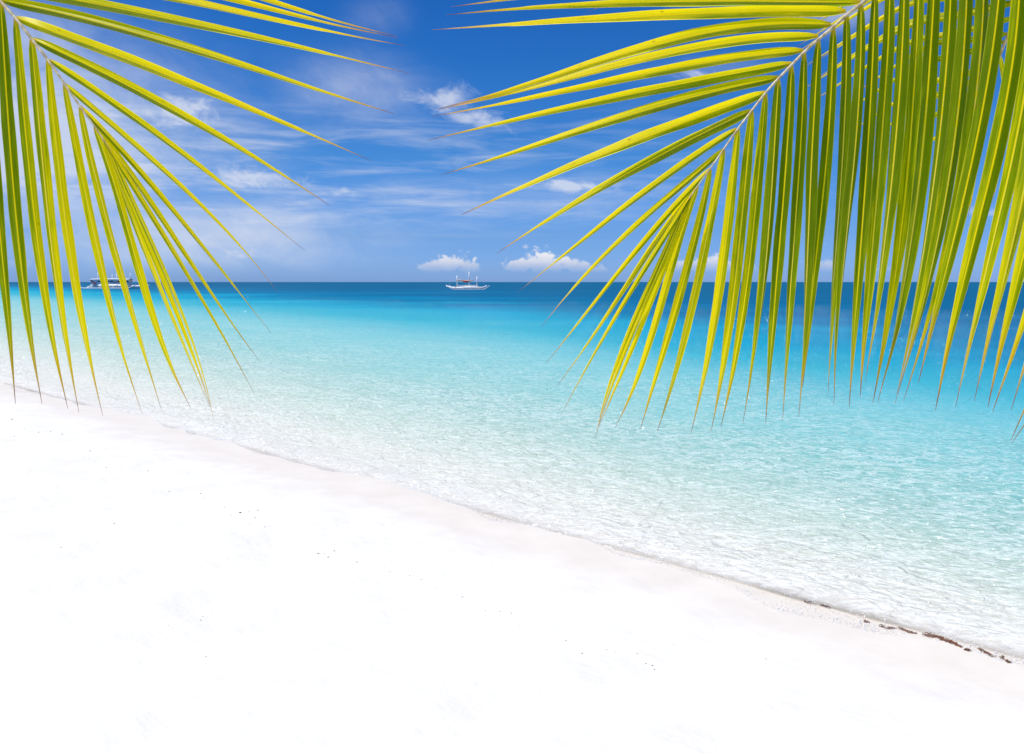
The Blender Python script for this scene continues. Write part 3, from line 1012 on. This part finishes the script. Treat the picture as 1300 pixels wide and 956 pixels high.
LAB = "tiny dark pebble in the scattered line of specks on the white sand"
for i, (x, y, s) in enumerate(sp):
    p = on_plane(x, y, 0.2)
    for _ in range(6):
        sdv = sd_of(p.x, p.y)
        p = on_plane(x, y, float(sand_z(*sdv)))
    dist = (p - Vector((0, 0, CAMZ))).length
    r = s * 0.5 * 0.40 * dist / FPX
    o = bpy.data.objects.new("pebble", PM[i % 6])
    COL.objects.link(o)
    o.location = (p.x, p.y, p.z + r * 0.18)
    o.scale = (r * R.uniform(1.0, 1.7), r * R.uniform(.8, 1.2), r)
    o.rotation_euler = (R.uniform(-.2, .2), R.uniform(-.2, .2), R.uniform(0, 6.3))
    tag(o, LAB, "pebble", "dark pebbles scattered on the sand", "thing")

# seaweed along the edge of the water
m_weed = paint("wet_brown_seaweed", (0.21, 0.085, 0.04), 0.45, 0.5, 25.0)
weeds = [((1170.8, 804.5), (1218, 818.5), 1.0, "largest dark brown strip of seaweed lying on the waterline"),
         ((1137, 794.5), (1161, 802), .55, "brown seaweed strip just left of the largest strip on the waterline"),
         ((1116, 791.5), (1134, 795.5), .5, "thin brown weed wisp second to the left of the largest waterline strip"),
         ((1096.5, 785), (1103, 788), .4, "tiny brown weed tuft on the waterline midway along the weed row"),
         ((1042, 762.5), (1053, 768), .35, "faint brown weed streak on the wet edge, second from the left end"),
         ((1022, 758), (1033, 763), .35, "faint brown weed streak at the left end of the weed row"),
         ((1224, 825), (1233.5, 826.5), .4, "short brown weed scrap right of the largest waterline strip"),
         ((1240, 822), (1262, 832.5), .5, "brown weed strand near the right end of the weed row"),
         ((1270, 833), (1284, 840), .4, "last brown weed strand at the right end of the weed row")]
for wi, (a, b, fat, lab) in enumerate(weeds):
    A, B = on_plane(*a, 0.0), on_plane(*b, 0.0)
    ctr = (A + B) / 2
    mb = MB()
    rnd = random.Random(40 + wi)
    for q in range(int(7 + 16 * fat)):
        t0 = rnd.uniform(-.05, .75); t1 = t0 + rnd.uniform(.2, .55)
        off = rnd.gauss(0, .009 * (0.5 + fat)); pts = []
        for i in range(9):
            t = t0 + (t1 - t0) * i / 8
            p = A.lerp(B, t)
            sv, dv = sd_of(p.x, p.y)
            dv += off + .012 * math.sin(9 * t + q) + rnd.gauss(0, .003) + .02 * fat * math.sin(4.3 * t + wi)
            x, y = to_xy(sv, dv)
            z = float(sand_z(sv, dv)) + .003 + abs(rnd.gauss(0, .004 * fat))
            pts.append(Vector((x, y, z)) - Vector((ctr.x, ctr.y, 0)))
        mb.tube(pts, [.0015] + [rnd.uniform(.0012, .0036) * (0.5 + .6 * fat)] * 7 + [.001], 6)
    o = mb.build("seaweed_strand", m_weed, None, True, (ctr.x, ctr.y, 0))
    tag(o, lab, "seaweed", "brown seaweed strands on the waterline")

# foam on the lip of the swash
m_foam, nt, out = new_mat("sea_foam")
tc = nt.nodes.new("ShaderNodeTexCoord")
fz = fbm(nt, tc.outputs["Object"], 30.0, 3)
principled(nt, out, mixc(nt, fz.step(.3, .7), (0.80, 0.81, 0.80), (0.90, 0.90, 0.89)), 0.5, 0.4)
bm = bmesh.new(); bmesh.ops.create_icosphere(bm, subdivisions=1, radius=1.0)
iv = np.array([v.co[:] for v in bm.verts]); ifc = np.array([[v.index for v in f.verts] for f in bm.faces]); bm.free()
rs = np.random.RandomState(4)
V, F = [], []
cnt = 0
for q in range(34000):
    s = rs.uniform(-19, 4.5)
    patch = noise.noise(Vector((s * 0.9, 0, 3))) + 0.5 * noise.noise(Vector((s * 4, 0, 9)))
    if patch < rs.uniform(-.5, .45): continue
    line = rs.rand()
    d0 = shore_d(round(s, 2)) if line < .6 else shore_d(round(s, 2)) + .28 + .12 * math.sin(1.3 * s) + .06 * math.sin(5 * s)
    d = d0 + abs(rs.normal(0, .075)) * (1 if line < .75 else rs.choice([-1, 1])) - .01
    x, y = to_xy(s, d)
    z = max(float(sand_z(s, d)), float(water_z(s, d)))
    r = rs.uniform(.0012, .0042)
    V.append(iv * np.array([r * rs.uniform(.8, 1.8), r * rs.uniform(.8, 1.8), r * .4]) + np.array([x, y, z + r * .1]))
    F.append(ifc + cnt * len(iv)); cnt += 1
me = bpy.data.meshes.new("foam")
me.from_pydata(np.concatenate(V).tolist(), [], np.concatenate(F).tolist())
o = link_mesh("foam", me, m_foam)
o["kind"] = "stuff"
tag(o, "thin broken line of white foam along the edge of the water", "foam")

scene.cycles.use_denoising = True
scene.cycles.max_bounces = 8
scene.cycles.transparent_max_bounces = 12
